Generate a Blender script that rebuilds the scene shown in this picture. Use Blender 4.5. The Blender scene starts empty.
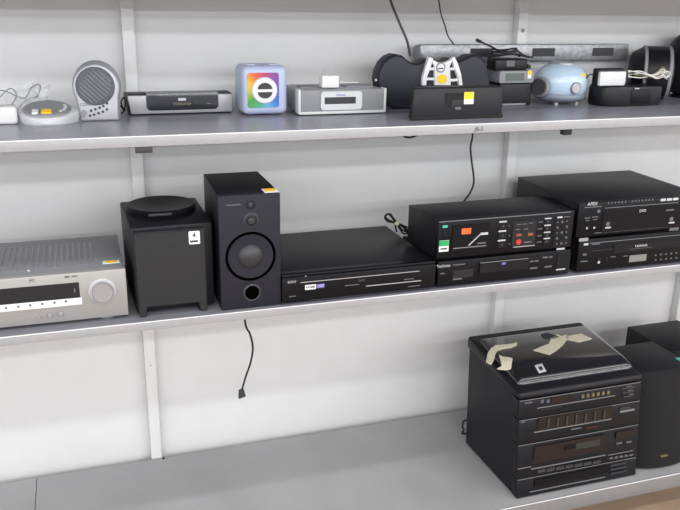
import bpy, bmesh, math, random
from mathutils import Vector, Matrix
random.seed(7)
PI = math.pi
S = bpy.context.scene
COL = S.collection

# ------------------------------------------------------------------ camera
CAM = Vector((-0.01374, -2.28573, 1.40906)); YAW, PIT, ROL, FPX = 0.32415, 0.31562, 0.01583, 781.9
fw = Vector((math.sin(YAW)*math.cos(PIT), math.cos(YAW)*math.cos(PIT), -math.sin(PIT)))
rt0 = Vector((math.cos(YAW), -math.sin(YAW), 0)); up0 = rt0.cross(fw)
RT = math.cos(ROL)*rt0 + math.sin(ROL)*up0; UP = -math.sin(ROL)*rt0 + math.cos(ROL)*up0
cd = bpy.data.cameras.new('camera'); cam = bpy.data.objects.new('camera', cd); COL.objects.link(cam)
M3 = Matrix((RT, UP, -fw)).transposed()
cam.matrix_world = Matrix.Translation(CAM) @ M3.to_4x4()
cd.sensor_fit = 'HORIZONTAL'; cd.sensor_width = 36; cd.lens = FPX/680*36; cd.clip_start = .05
S.camera = cam

# ------------------------------------------------------------------ world, ceiling lamps, exposure
w = bpy.data.worlds.new('world'); S.world = w; w.use_nodes = True
bg = w.node_tree.nodes['Background']; bg.inputs[0].default_value = (.93, .96, 1, 1); bg.inputs[1].default_value = 2.2
LAMPS = [(-1.03, 75, 0), (-2.10, 104, 40), (-3.71, 135, 50), (-5.22, 120, 55), (-6.8, 190, 60)]
for y, pw, tilt in LAMPS:                               # rows of ceiling tubes running along the aisle
    l = bpy.data.lights.new('ceiling_tube_row', 'AREA'); l.shape = 'RECTANGLE'; l.size = 14; l.size_y = .09
    l.energy = pw; l.color = (.965, .985, 1)
    o = bpy.data.objects.new('ceiling_tube_row', l); o.location = (1.2, y, 2.25); o.rotation_euler = (math.radians(tilt), 0, 0); COL.objects.link(o)
S.view_settings.view_transform = 'Standard'; S.view_settings.look = 'None'
S.view_settings.gamma = 1; S.view_settings.use_curve_mapping = False
S.view_settings.exposure = -0.5

# ------------------------------------------------------------------ helpers
def Wp(px, py, y):
    """point of the plane at depth y seen at a photo pixel"""
    d = fw + (px-340)/FPX*RT - (py-255)/FPX*UP
    t = (y-CAM.y)/d.y
    return CAM.x+t*d.x, CAM.z+t*d.z
def Hp(px, py, z):
    d = fw + (px-340)/FPX*RT - (py-255)/FPX*UP
    t = (z-CAM.z)/d.z
    return CAM.x+t*d.x, CAM.y+t*d.y

def rgb(h):
    if isinstance(h, str):
        c = [int(h[i:i+2], 16)/255 for i in (0, 2, 4)]
        return tuple(((v+.055)/1.055)**2.4 if v > .04045 else v/12.92 for v in c)+(1,)
    return tuple(h)+(1,)
def mat(name, c, rough=.5, metal=0, bump=0, scale=60, var=0, spec=.5, stretch=None, alpha=None, coat=0):
    m = bpy.data.materials.new(name); m.use_nodes = True; nt = m.node_tree; b = nt.nodes['Principled BSDF']
    b.inputs['Base Color'].default_value = rgb(c); b.inputs['Roughness'].default_value = rough
    b.inputs['Metallic'].default_value = metal; b.inputs['Specular IOR Level'].default_value = spec
    b.inputs['Coat Weight'].default_value = coat
    tc = nt.nodes.new('ShaderNodeTexCoord'); mp = nt.nodes.new('ShaderNodeMapping')
    nt.links.new(tc.outputs['Object'], mp.inputs[0])
    if stretch: mp.inputs['Scale'].default_value = stretch
    n = nt.nodes.new('ShaderNodeTexNoise'); n.inputs['Scale'].default_value = scale; n.inputs['Detail'].default_value = 4
    nt.links.new(mp.outputs[0], n.inputs[0])
    if var:
        r = nt.nodes.new('ShaderNodeValToRGB'); cc = rgb(c)
        r.color_ramp.elements[0].position = .3; r.color_ramp.elements[1].position = .7
        r.color_ramp.elements[0].color = tuple(v*(1-var) for v in cc[:3])+(1,)
        r.color_ramp.elements[1].color = tuple(min(1, v*(1+var)) for v in cc[:3])+(1,)
        nt.links.new(n.outputs[0], r.inputs[0]); nt.links.new(r.outputs[0], b.inputs['Base Color'])
    if bump:
        bp = nt.nodes.new('ShaderNodeBump'); bp.inputs['Strength'].default_value = bump; bp.inputs['Distance'].default_value = .002
        nt.links.new(n.outputs[0], bp.inputs['Height']); nt.links.new(bp.outputs[0], b.inputs['Normal'])
    if alpha is not None:
        b.inputs['Alpha'].default_value = alpha
    return m
def emis(m, c, s):
    b = m.node_tree.nodes['Principled BSDF']; b.inputs['Emission Color'].default_value = rgb(c); b.inputs['Emission Strength'].default_value = s
    return m

K = {}
K['wall'] = mat('wall_paint', 'd6d6d6', .6, bump=.25, scale=9, var=.02)
K['post'] = mat('post_enamel', 'dbdbdb', .5, bump=.3, scale=60)
K['deck_top'] = mat('grey_shelf_enamel', '7e7e89', .3, bump=.1, scale=14, var=.06)
K['deck_mid'] = mat('dark_shelf_enamel', '7c7c85', .32, bump=.1, scale=14, var=.06)
K['deck_base'] = mat('worn_grey_deck_enamel', '9a9a9c', .4, bump=.15, scale=3.5, var=.10)
K['lip'] = mat('pale_edge_enamel', '98989b', .35, bump=.1, scale=40, var=.03)
K['floor'] = mat('tan_floor', 'ac947e', .45, bump=.1, scale=5, var=.12)
K['ceil'] = mat('ceiling_tile', 'd8d8d8', .8, bump=.2, scale=40)
K['black'] = mat('black_plastic', '141419', .42, bump=.08, scale=300, spec=.3)
K['blackm'] = mat('black_painted_metal', '16161b', .42, bump=.2, scale=500, spec=.3)
K['blackv'] = mat('black_vinyl_veneer', '131319', .5, bump=.3, scale=160, spec=.3)
K['blackg'] = mat('glossy_black', '0d0d10', .12, bump=0)
K['face'] = mat('black_face_panel', '0b0b10', .4, spec=.2)
K['face2'] = mat('charcoal_face_panel', '131318', .42, spec=.25)
K['void'] = mat('dark_hollow', (.001, .001, .001), 1, spec=0)
K['well'] = mat('grey_cassette_window', '2c2d2c', .3)
K['mesh'] = mat('silver_grille', '848588', .5, metal=.2, bump=.5, scale=500, var=.1)
K['deep'] = mat('matt_black', '0a0a0c', .8)
K['cloth'] = mat('speaker_cloth', '0e0e12', .95, bump=.8, scale=900, var=.2)
K['navy'] = mat('blue_black_plastic', '21212c', .42, bump=.2, scale=300, spec=.3)
K['ashblack'] = mat('charcoal_painted_baffle', '1d1d26', .6, bump=.4, scale=600, spec=.3)
K['subgrille'] = mat('charcoal_grille_cloth', '252526', .85, bump=.8, scale=900, var=.12)
K['cone'] = mat('speaker_cone_paper', '2b2b2f', .42)
K['highlight'] = mat('edge_highlight_enamel', 'e2e2e4', .3)  # paler than the lip, the edge highlight put into the colour
K['lip_base'] = mat('dull_edge_enamel', '7c7b7c', .4, bump=.1, scale=40, var=.04)
K['orange_dim'] = mat('orange_brown_print', '8a4a26', .5)
K['rubber'] = mat('rubber', '141416', .55, spec=.3)
K['cord'] = mat('black_cord', '1b1b1e', .5)
K['greycord'] = mat('grey_cord', '45454a', .5)
K['whitecord'] = mat('white_cord', 'd9d9d4', .45)
K['silver'] = mat('silver_plastic', '9a9a9e', .35, metal=.35, bump=.05, scale=400)
K['champ'] = mat('brushed_champagne_metal', '9b9a98', .4, metal=.25, bump=.12, scale=90, stretch=(1, 30, 60))
K['silverd'] = mat('grey_plastic', '7f8186', .45, bump=.1, scale=200)
K['grille'] = mat('grey_speaker_mesh', '585c62', .6, bump=.9, scale=500, var=.25)
K['white'] = mat('white_plastic', 'd6d6d8', .35, bump=.03)
K['whiteg'] = mat('pale_grey_plastic', 'c4c6c8', .4, bump=.05)
K['lav'] = mat('pale_lavender_plastic', 'aab3cf', .38, bump=.03)
K['blue'] = mat('pale_blue_plastic', 'b2c8da', .22, bump=.03, coat=.4)
K['bluegrey'] = mat('blue_grey_plastic', '7f8794', .4)
K['lcd'] = mat('lcd_glass', '56605b', .15)
K['lcdg'] = mat('grey_lcd_glass', '777a78', .2)
K['darkglass'] = mat('dark_display_glass', '1a1d24', .12)
K['yellow'] = mat('yellow_sticker', 'f0c020', .6, var=.1, scale=120)
K['paper'] = mat('white_sticker', 'dcdcdc', .6)
K['green'] = mat('green_sticker', '0f9a50', .6)
K['teal'] = mat('teal_plastic', '3fae95', .4)
K['orange'] = mat('orange_sticker', 'f0622a', .6, var=.08, scale=120)
K['purple'] = mat('purple_sticker', '6c66b8', .6)
K['ink'] = mat('dark_ink', '303034', .6)
K['print'] = mat('white_print', 'b4b4b8', .5)
K['dim'] = mat('grey_print', '5a5a5e', .5)
K['tape'] = mat('masking_tape', 'c9c4ae', .75, bump=.5, scale=60, var=.06)
K['smoke'] = mat('smoked_lid_plastic', '17171c', .11, coat=1)
K['red'] = mat('red_plastic', 'b8322a', .4)
K['maroon'] = mat('maroon_window', '170c0e', .25, var=.5, scale=120)
K['steel'] = mat('galvanised_steel', '9a9b9e', .4, metal=.55, bump=.7, scale=70, var=.22)
K['metalline'] = mat('bare_metal_trim', 'b9b9bb', .3, metal=.5)
K['dimline'] = mat('dull_metal_trim', '88888b', .35, metal=.4)
K['gold'] = mat('brass_key', '7a7058', .35, metal=.4)
K['amber'] = mat('amber_print', '4a2018', .5)
K['bag'] = mat('clear_film', 'e8eaec', .2, alpha=.35, bump=.8, scale=50)
def rainbow_mat():
    m = bpy.data.materials.new('rainbow_print'); m.use_nodes = True; nt = m.node_tree; b = nt.nodes['Principled BSDF']
    b.inputs['Roughness'].default_value = .4
    tc = nt.nodes.new('ShaderNodeTexCoord'); sx = nt.nodes.new('ShaderNodeSeparateXYZ'); cx = nt.nodes.new('ShaderNodeCombineXYZ')
    nt.links.new(tc.outputs['Generated'], sx.inputs[0])
    for i, o in ((0, 'X'), (1, 'Z')):
        s = nt.nodes.new('ShaderNodeMath'); s.operation = 'SUBTRACT'; s.inputs[1].default_value = .5
        nt.links.new(sx.outputs[o], s.inputs[0]); nt.links.new(s.outputs[0], cx.inputs[i])
    g = nt.nodes.new('ShaderNodeTexGradient'); g.gradient_type = 'RADIAL'; nt.links.new(cx.outputs[0], g.inputs[0])
    r = nt.nodes.new('ShaderNodeValToRGB'); nt.links.new(g.outputs[0], r.inputs[0]); nt.links.new(r.outputs[0], b.inputs['Base Color'])
    # radial fac 0..1 : 0 = towards -x, .25 = -z, .5 = +x, .75 = +z  (fac = atan2/2pi + .5)
    stops = [(0, 'b9b236'), (.1, '3f8f3c'), (.2, '3f9a6a'), (.3, '5a9cc8'), (.4, '3560b8'), (.52, '5d4aa0'), (.64, '7d4090'), (.74, 'b03a58'), (.84, 'cc5c34'), (.93, 'dda828'), (1, 'b9b236')]
    el = r.color_ramp.elements
    el[0].position, el[0].color = stops[0][0], rgb(stops[0][1]); el[1].position, el[1].color = stops[-1][0], rgb(stops[-1][1])
    for p_, c_ in stops[1:-1]:
        e = el.new(p_); e.color = rgb(c_)
    return m
K['rainbow'] = rainbow_mat()

# --- mesh pieces, all in world coordinates
def bx(x0, x1, y0, y1, z0, z1, bev=0, seg=2, bm=None, edges=None):
    b = bmesh.new()
    v = [b.verts.new((x, y, z)) for x in (x0, x1) for y in (y0, y1) for z in (z0, z1)]
    for f in ((0, 1, 3, 2), (4, 6, 7, 5), (0, 4, 5, 1), (2, 3, 7, 6), (0, 2, 6, 4), (1, 5, 7, 3)): b.faces.new([v[i] for i in f])
    if bev:
        es = b.edges[:] if edges is None else [e for e in b.edges if edges(e)]
        bmesh.ops.bevel(b, geom=es, offset=bev, segments=seg, affect='EDGES', profile=.5)
    return merge(bm, b)
def hexa(P, bev=0, seg=2, bm=None):
    """box with eight free corners: (x0y0z0, x0y0z1, x0y1z0, x0y1z1, x1y0z0, x1y0z1, x1y1z0, x1y1z1)"""
    b = bmesh.new(); v = [b.verts.new(p) for p in P]
    for f in ((0, 1, 3, 2), (4, 6, 7, 5), (0, 4, 5, 1), (2, 3, 7, 6), (0, 2, 6, 4), (1, 5, 7, 3)): b.faces.new([v[i] for i in f])
    if bev: bmesh.ops.bevel(b, geom=b.edges[:], offset=bev, segments=seg, affect='EDGES', profile=.5)
    return merge(bm, b)
def merge(a, b):
    if a is None: return b
    me = bpy.data.meshes.new('t'); b.to_mesh(me); a.from_mesh(me); bpy.data.meshes.remove(me); b.free(); return a
def basis(axis):
    a = Vector(axis).normalized(); t = Vector((0, 0, 1)) if abs(a.z) < .9 else Vector((1, 0, 0))
    u = a.cross(t).normalized(); v = a.cross(u); return a, u, v
def lathe(c, axis, prof, n=32, sx=1, sy=1, bm=None):
    """prof: list of (radius, height along axis)"""
    b = bmesh.new(); a, u, v = basis(axis); c = Vector(c); rings = []
    for r, h in prof:
        if r < 1e-6: rings.append([b.verts.new(c+a*h)])
        else: rings.append([b.verts.new(c+a*h+u*(r*sx*math.cos(2*PI*i/n))+v*(r*sy*math.sin(2*PI*i/n))) for i in range(n)])
    for p, q in zip(rings, rings[1:]):
        for i in range(n):
            j = (i+1) % n
            if len(p) == 1 and len(q) > 1: b.faces.new((p[0], q[i], q[j]))
            elif len(q) == 1 and len(p) > 1: b.faces.new((p[i], q[0], p[j]))
            elif len(p) > 1: b.faces.new((p[i], q[i], q[j], p[j]))
    if len(rings[0]) > 1: b.faces.new(rings[0])
    if len(rings[-1]) > 1: b.faces.new(rings[-1][::-1])
    bmesh.ops.recalc_face_normals(b, faces=b.faces)
    return merge(bm, b)
def cyl(c, axis, r, h, n=28, bev=0, bm=None, r2=None):
    r2 = r if r2 is None else r2
    pr = [(r, 0), (r2, h)] if not bev else [(max(r-bev, 1e-4), 0), (r, bev), (r2, h-bev), (max(r2-bev, 1e-4), h)]
    return lathe(c, axis, pr, n, bm=bm)
def prism(pts, y0, y1, bev=0, seg=3, bm=None, lean=0, z0=0):
    """outline in x,z extruded from y0 (front) to y1; lean = y shift per z above z0"""
    b = bmesh.new()
    f = b.faces.new([b.verts.new((x, y0, z)) for x, z in pts])
    r = bmesh.ops.extrude_face_region(b, geom=[f]); vs = [e for e in r['geom'] if isinstance(e, bmesh.types.BMVert)]
    for v in vs: v.co.y = y1
    bmesh.ops.recalc_face_normals(b, faces=b.faces)
    if bev:
        es = [e for e in b.edges if abs(e.verts[0].co.y-e.verts[1].co.y) < 1e-6 and abs(e.verts[0].co.y-y0) < 1e-6]
        bmesh.ops.bevel(b, geom=es, offset=bev, segments=seg, affect='EDGES', profile=.5)
    if lean:
        for v in b.verts: v.co.y += lean*(v.co.z-z0)
    return merge(bm, b)
def cat(pts, n=8):
    pts = [Vector(p) for p in pts]; P = [pts[0]*2-pts[1]]+pts+[pts[-1]*2-pts[-2]]; out = []
    for i in range(1, len(P)-2):
        for k in range(n):
            t = k/n; a, b, c, d = P[i-1:i+3]
            out.append(.5*((2*b)+(c-a)*t+(2*a-5*b+4*c-d)*t*t+(3*b-a-3*c+d)*t**3))
    out.append(pts[-1]); return out
def tube(pts, r=.002, n=8, smooth=6, bm=None, closed=False):
    P = cat(pts, smooth) if smooth else [Vector(p) for p in pts]
    b = bmesh.new(); rings = []; u = None
    for i, p in enumerate(P):
        t = (P[min(i+1, len(P)-1)]-P[max(i-1, 0)])
        if t.length < 1e-9: t = Vector((0, 0, 1))
        t.normalize()
        if u is None: u = t.orthogonal().normalized()
        else:
            u = (u-t*u.dot(t)); u = u.normalized() if u.length > 1e-6 else t.orthogonal().normalized()
        v = t.cross(u)
        rings.append([b.verts.new(p+u*r*math.cos(2*PI*k/n)+v*r*math.sin(2*PI*k/n)) for k in range(n)])
    for p, q in zip(rings, rings[1:]):
        for k in range(n): b.faces.new((p[k], p[(k+1) % n], q[(k+1) % n], q[k]))
    b.faces.new(rings[0][::-1]); b.faces.new(rings[-1])
    return merge(bm, b)
def rrect(x0, x1, z0, z1, r, n=6, corners=(1, 1, 1, 1)):
    """rounded rectangle outline; corners: bottom-left, bottom-right, top-right, top-left"""
    out = []
    for (cx, cz, a0, on, px, pz) in ((x0+r, z0+r, PI, corners[0], x0, z0), (x1-r, z0+r, 1.5*PI, corners[1], x1, z0), (x1-r, z1-r, 0, corners[2], x1, z1), (x0+r, z1-r, .5*PI, corners[3], x0, z1)):
        if on: out += [(cx+r*math.cos(a0+.5*PI*k/n), cz+r*math.sin(a0+.5*PI*k/n)) for k in range(n+1)]
        else: out.append((px, pz))
    return out
def text_bm(s, x, y, z, size, normal='y', align='CENTER', bold=0, ext=.0002):
    """lettering standing on a front face (normal -y) or lying on top"""
    c = bpy.data.curves.new('t', 'FONT'); c.body = s; c.size = size; c.align_x = align; c.align_y = 'CENTER'; c.extrude = ext; c.offset = bold*size*.4
    o = bpy.data.objects.new('t', c); me = bpy.data.meshes.new_from_object(o)
    b = bmesh.new(); b.from_mesh(me); bpy.data.objects.remove(o); bpy.data.curves.remove(c); bpy.data.meshes.remove(me)
    if normal == 'y': b.transform(Matrix.Translation((x, y, z)) @ Matrix.Rotation(PI/2, 4, 'X'))
    else: b.transform(Matrix.Translation((x, y, z)))
    return b

def link(name, bm, m, parent=None, origin=(0, 0, 0), smooth=True, label=None, kind=None):
    me = bpy.data.meshes.new(name); bm.transform(Matrix.Translation(-Vector(origin))); bm.to_mesh(me); bm.free()
    me.materials.append(K[m] if isinstance(m, str) else m)
    if smooth:
        me.shade_smooth()
        me.set_sharp_from_angle(angle=math.radians(38))
    o = bpy.data.objects.new(name, me); COL.objects.link(o)
    if parent is not None: o.parent = parent
    if label: o['label'] = label
    if kind: o['kind'] = kind
    return o
class Thing:
    def __init__(s, name, label, category, loc, group=None):
        s.o = bpy.data.objects.new(name, None); s.o.empty_display_size = .03; COL.objects.link(s.o); s.o.location = loc
        s.loc = Vector(loc); s.o['label'] = label; s.o['category'] = category
        if group: s.o['group'] = group
    def part(s, name, bm, m, on=None, **k):
        return link(name, bm, m, on or s.o, s.loc, **k)
    # flat detail on a front plane y: centre pixel cx,cy, size in pixels
    def dec(s, name, cx, cy, w_, h_, y, m, th=.0012, r=0, on=None, **k):
        x0, z = Wp(cx-w_/2, cy, y); x1, _ = Wp(cx+w_/2, cy, y); x, z1 = Wp(cx, cy-h_/2, y); _, z0 = Wp(cx, cy+h_/2, y)
        xc, zc = Wp(cx, cy, y); hw = (x1-x0)/2; hh = (z1-z0)/2
        if r: b = prism(rrect(xc-hw, xc+hw, zc-hh, zc+hh, r), y-th, y+.0005)
        else: b = bx(xc-hw, xc+hw, y-th, y+.0005, zc-hh, zc+hh)
        return s.part(name, b, m, on, **k)
    def decbar(s, name, p0, p1, h_, y, m, th=.0012, on=None, **k):
        """horizontal bar from pixel p0 to pixel p1 (kept level in the world)"""
        (x0, z0), (x1, z1) = Wp(*p0, y), Wp(*p1, y); z = (z0+z1)/2
        return s.part(name, bx(x0, x1, y-th, y+.0005, z-h_/2, z+h_/2), m, on, **k)
    def knob(s, name, cx, cy, rp, y, m, h=.01, on=None, n=28, **k):
        x, z = Wp(cx, cy, y); r = rp*(Wp(cx+1, cy, y)[0]-x)
        return s.part(name, cyl((x, y+.0005, z), (0, -1, 0), r, h, n, bev=min(r, h)*.2), m, on, **k)
    def txt(s, t, cx, cy, hpx, y, m='print', name='lettering', on=None, th=.0006, **k):
        x, z = Wp(cx, cy, y); sz = hpx*1.35*(Wp(cx, cy-1, y)[1]-z)
        return s.part(name, text_bm(t, x, y-th, z, sz, bold=.01), m, on, smooth=False, **k)
def tag(o, label, category, group=None):
    o['label'] = label; o['category'] = category
    if group: o['group'] = group
    return o

ZT, ZM, YF, YB = 1.1114, 0.6626, -0.4883, -0.5997     # shelf tops and front edges
X0, X1 = -1.2, 3.9
# ------------------------------------------------------------------ setting
link('wall_back', bx(X0-.4, X1+.4, 0, .03, -.16, 2.3), 'wall', kind='structure')
for i, px in enumerate((.133, 1.338, 2.139, 3.0)):
    b = bx(px-.0165, px+.0165, -.035, -.0003, .0, 2.2, .002)
    link('trim_%d' % (i+1), b, 'post', kind='structure')
T_ = bpy.data.objects['trim_2']; b = cyl((1.338, -.0345, 1.325), (0, -1, 0), .006, .003, 12, bev=.001); link('bolt', b, 'silverd', T_)
T_ = bpy.data.objects['trim_1']; b = cyl((.133, -.0345, .33), (0, -1, 0), .002, .001, 8); link('screw_hole', b, 'cord', T_)
link('floor', bx(-6, 9, -9, .03, -.2, -.16), 'floor', kind='structure')
link('ceiling', bx(-6, 9, -9, .03, 2.3, 2.34), 'ceil', kind='structure')
link('baseboard_front', bx(X0, X1, -.42, -.40, -.1605, -.02), 'lip', kind='structure')

def shelf(name, label, x0, x1, yf, zt, th, mdeck, lipname='front_edge'):
    T = Thing(name, label, 'shelf', ((x0+x1)/2, -.02, zt-th))
    T.part('shelf_deck', bx(x0, x1, yf+.006, -.0365, zt-.018, zt), mdeck)
    T.part(lipname, bx(x0, x1, yf, yf+.0055, zt-th, zt+.0003, .0012), 'lip_base' if name == 'base_shelf' else 'lip')
    T.part('edge_highlight', bx(x0, x1, yf-.0006, yf+.0025, zt-.0014, zt+.0006, .0004), 'highlight', label='metal top edge with its highlight painted in')  # metal edge strip, its bright highlight painted in as paler colour
    return T
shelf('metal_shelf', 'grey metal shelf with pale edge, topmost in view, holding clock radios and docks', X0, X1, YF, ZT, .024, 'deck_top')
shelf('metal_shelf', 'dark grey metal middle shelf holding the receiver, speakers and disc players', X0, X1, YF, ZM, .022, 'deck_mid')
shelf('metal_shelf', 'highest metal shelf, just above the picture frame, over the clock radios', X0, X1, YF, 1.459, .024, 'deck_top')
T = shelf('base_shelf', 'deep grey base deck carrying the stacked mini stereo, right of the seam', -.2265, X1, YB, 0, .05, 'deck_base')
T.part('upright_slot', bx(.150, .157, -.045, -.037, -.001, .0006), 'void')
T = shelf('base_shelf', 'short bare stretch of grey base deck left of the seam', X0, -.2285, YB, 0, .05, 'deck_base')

# ------------------------------------------------------------------ TOP SHELF
# --- wall adapter, far left
x0, z0 = Wp(0, 125, -.24)
T = Thing('wall_adapter', 'small white wall adapter with thin loose wires at the left end of the top shelf', 'adapter', (-.175, -.23, ZT))
T.part('housing', bx(-.215, -.153, -.25, -.2, ZT, ZT+.043, .008, 4), 'white')
for dx in (-.195, -.178):
    T.part('prong', bx(dx, dx+.0015, -.232, -.224, ZT+.0425, ZT+.06), 'metalline')
T.part('cord', merge(tube([(-.2, -.2, ZT+.02), (-.22, -.16, ZT+.05), (-.19, -.14, ZT+.07), (-.14, -.15, ZT+.05), (-.12, -.13, ZT+.075), (-.1, -.12, ZT+.08), (-.11, -.11, ZT+.05), (-.14, -.11, ZT+.04), (-.17, -.12, ZT+.002)], .0014),
     tube([(-.17, -.2, ZT+.035), (-.155, -.17, ZT+.06), (-.17, -.15, ZT+.075), (-.2, -.16, ZT+.05)], .0014)), 'silverd')
# crumpled clear film behind the disc player
b = bmesh.new(); bmesh.ops.create_grid(b, x_segments=14, y_segments=14, size=.04)
for v in b.verts:
    v.co = Vector((v.co.x*1.0-.135, -.118+.01*math.sin(v.co.x*150)+.008*math.sin(v.co.y*190+v.co.x*90), ZT+.045+v.co.y*.95+.008*math.sin(v.co.x*120+2)))
    v.co.x -= (v.co.z-ZT)*-.25
r = link('plastic_film', b, 'bag'); tag(r, 'crumpled clear plastic film sticking up behind the round grey disc player', 'plastic film')

# --- portable disc player propped up
cx, cy = -.085, -.222
T = Thing('portable_disc_player', 'round white and grey portable disc player tilted forward with a yellow price tag', 'disc player', (cx, cy, ZT))
def disc(r, zlo, zhi, tilt, tail=0, n=48, cyo=0):
    b = bmesh.new(); R = []
    for rr, zz, tl in ((r*.95, zlo, 0), (r, zlo+.004, .15), (r, zhi-.004, tilt), (r*.94, zhi, tilt)):
        ring = []
        for i in range(n):
            a = 2*PI*i/n; x = rr*math.cos(a); y = rr*math.sin(a)
            if tail and x > .62*r: x += (x-.62*r)*tail; y *= 1-(x-.62*r)/r*.55
            ring.append(b.verts.new((cx+x, cy+cyo+y, ZT+zz+(y+r)*tl)))
        R.append(ring)
    for p, q in zip(R, R[1:]):
        for i in range(n): b.faces.new((p[i], p[(i+1) % n], q[(i+1) % n], q[i]))
    b.faces.new(R[0][::-1]); b.faces.new(R[-1]); return b
T.part('body', disc(.066, 0, .016, .2, .4), 'whiteg')
T.part('lid', disc(.056, .012, .0243, .2, 0, cyo=.003), 'silverd')
T.part('lid_window', disc(.03, .018, .0315, .2, 0, cyo=.014), 'whiteg')
for q, nm, m_, w_ in ((-.027, 'round_badge', 'paper', .007), (-.001, 'price_sticker', 'yellow', .012)):
    yy = cy-.032; zz = ZT+.0262+(yy-cy+.056)*.2
    T.part(nm, hexa([(cx+q-w_, yy-.012, zz-.003-.003), (cx+q-w_, yy-.012, zz-.0015), (cx+q-w_, yy+.008, zz-.003+.002), (cx+q-w_, yy+.008, zz+.0037),
                     (cx+q+w_, yy-.012, zz-.003-.003), (cx+q+w_, yy-.012, zz-.0015), (cx+q+w_, yy+.008, zz-.001), (cx+q+w_, yy+.008, zz+.0037)]), m_)
for k in range(5):
    a = -.75+.26*k; xx = cx+.043*math.cos(a); yy = cy+.043*math.sin(a); zz = ZT+.0240+(yy-cy+.056)*.2
    T.part('button', cyl((xx, yy, zz-.001), (0, -.25, 1), .0042, .003, 12), 'whiteg')

# --- sound machine with round head
YS = -.235
T = Thing('sound_machine', 'upright silver sound machine with a round grey speaker head and dot buttons', 'sound machine', (.035, YS+.03, ZT))
def px2(pts, y): return [Wp(a, b_, y) for a, b_ in pts]
hx, hz = Wp(96.5, 88, YS)
out = []
for k in range(25):
    a = PI*1.12-PI*1.24*k/24
    out.append((hx+.0565*math.cos(a), hz+.0585*math.sin(a)))
out += [(hx+.050, ZT+.03), (hx+.050, ZT+.0), (hx-.043, ZT+.0), (hx-.046, ZT+.03)]
out = out[::-1]
T.part('body', prism(out, YS, YS+.055, .006, 3, lean=.12, z0=ZT), 'silver')
T.part('back_shell', prism([(hx+(x-hx)*1.03+.003, ZT+(z-ZT)*1.02) for x, z in out], YS+.02, YS+.062, .004, lean=.12, z0=ZT), 'silverd')
gy = YS+.12*(hz-ZT)
gx, gz = Wp(95.2, 86.3, gy)
ax = Vector((0, -1, .12)).normalized()
T.part('speaker_grille', lathe((gx, gy+.002, gz), ax, [(.047, 0), (.047, .003), (.043, .0055), (.03, .009), (.015, .011), (0, .0115)], 40), 'grille')
b = None
for k in range(-4, 5):                 # slanted slits in the grille
    L = math.sqrt(max(0, .042**2-(k*.0085)**2))*.8
    u = Vector((.72, 0, -.7)); v = Vector((.7, 0, .72)); c_ = Vector((gx, gy-.0105, gz))+v*k*.0085
    dome = .010*(1-(abs(k*.0085)/.048)**2)
    p0 = c_-u*L; p1 = c_+u*L
    pts = []
    for q in range(9):
        t = -1+q/4; rr = (L*t)**2+(k*.0085)**2
        p = Vector((gx, 0, gz))+v*k*.0085+u*L*t; h_ = .0118*max(0, 1-rr/.0485**2)
        pts.append((p.x, gy+.12*(p.z-gz)-h_+.0005, p.z))
    b = tube(pts, .0011, 5, 0, bm=b)
T.part('grille_slits', b, 'silverd')
for (pxx, pyy) in ((91, 110.5), (95.3, 109), (99.5, 107.6), (103.3, 106), (107, 103.3), (90, 115.5), (94, 114.5), (98.5, 113), (102.8, 111.5), (106.8, 109.3)):
    x, z = Wp(pxx, pyy, YS+.005); yy = YS+.12*(z-ZT)
    T.part('button', cyl((x, yy+.001, z), (0, -1, 0), .0032, .003, 12), 'ink')
x, z = Wp(83.5, 113.5, YS+.005); yy = YS+.12*(z-ZT)
T.part('diamond_button', prism([(x-.01, z), (x, z-.01), (x+.01, z), (x, z+.01)], yy-.003, yy+.002), 'silverd')
x, z = Wp(87.5, 104.5, YS+.008); T.part('lettering', text_bm('CONAIR', x+.001, YS+.12*(z-ZT)-.0006, z, .010), 'ink', smooth=False)
T.part('cord', tube([(.05, -.14, ZT+.03), (.09, -.13, ZT+.025), (.102, -.14, ZT+.01), (.095, -.15, ZT+.035), (.105, -.145, ZT+.045), (.1, -.12, ZT+.004), (.06, -.1, ZT+.003)], .002), 'cord')

# --- silver-fronted speaker dock
YD = -.165
T = Thing('speaker_dock', 'wide low speaker dock with silver front and dark rounded centre panel', 'speaker dock', (.255, YD+.06, ZT))
T.part('body', hexa([(.116, YD+.006, ZT), (.110, YD+.012, ZT+.055), (.111, -.10, ZT), (.104, -.10, ZT+.056), (.382, YD+.006, ZT), (.386, YD+.012, ZT+.055), (.384, -.10, ZT), (.384, -.10, ZT+.056)], .004), 'black')
xa, xb = .118, .386
T.part('silver_front', prism([(xa, ZT+.004), (xb, ZT+.004), (xb, ZT+.052), (xa-.008, ZT+.052)], YD, YD+.02, .004, 2), 'silver')
(xl, zl), (xr, zr) = Wp(145.5, 90, YD), Wp(218.5, 106, YD)
T.part('centre_panel', prism(rrect(xl, xr, ZT+.013, ZT+.058, .012, corners=(1, 1, 0, 0)), YD-.003, YD+.03, .0015, 2), 'darkglass')
T.dec('dock_connector', 182, 99.2, 7.5, 2.6, YD-.003, 'print', .004)
T.txt('Memorex', 182, 103.6, 3.4, YD-.003, 'gold')
T.dec('indicator', 209, 103.6, 4, .6, YD-.003, 'dim', .0005)

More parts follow.
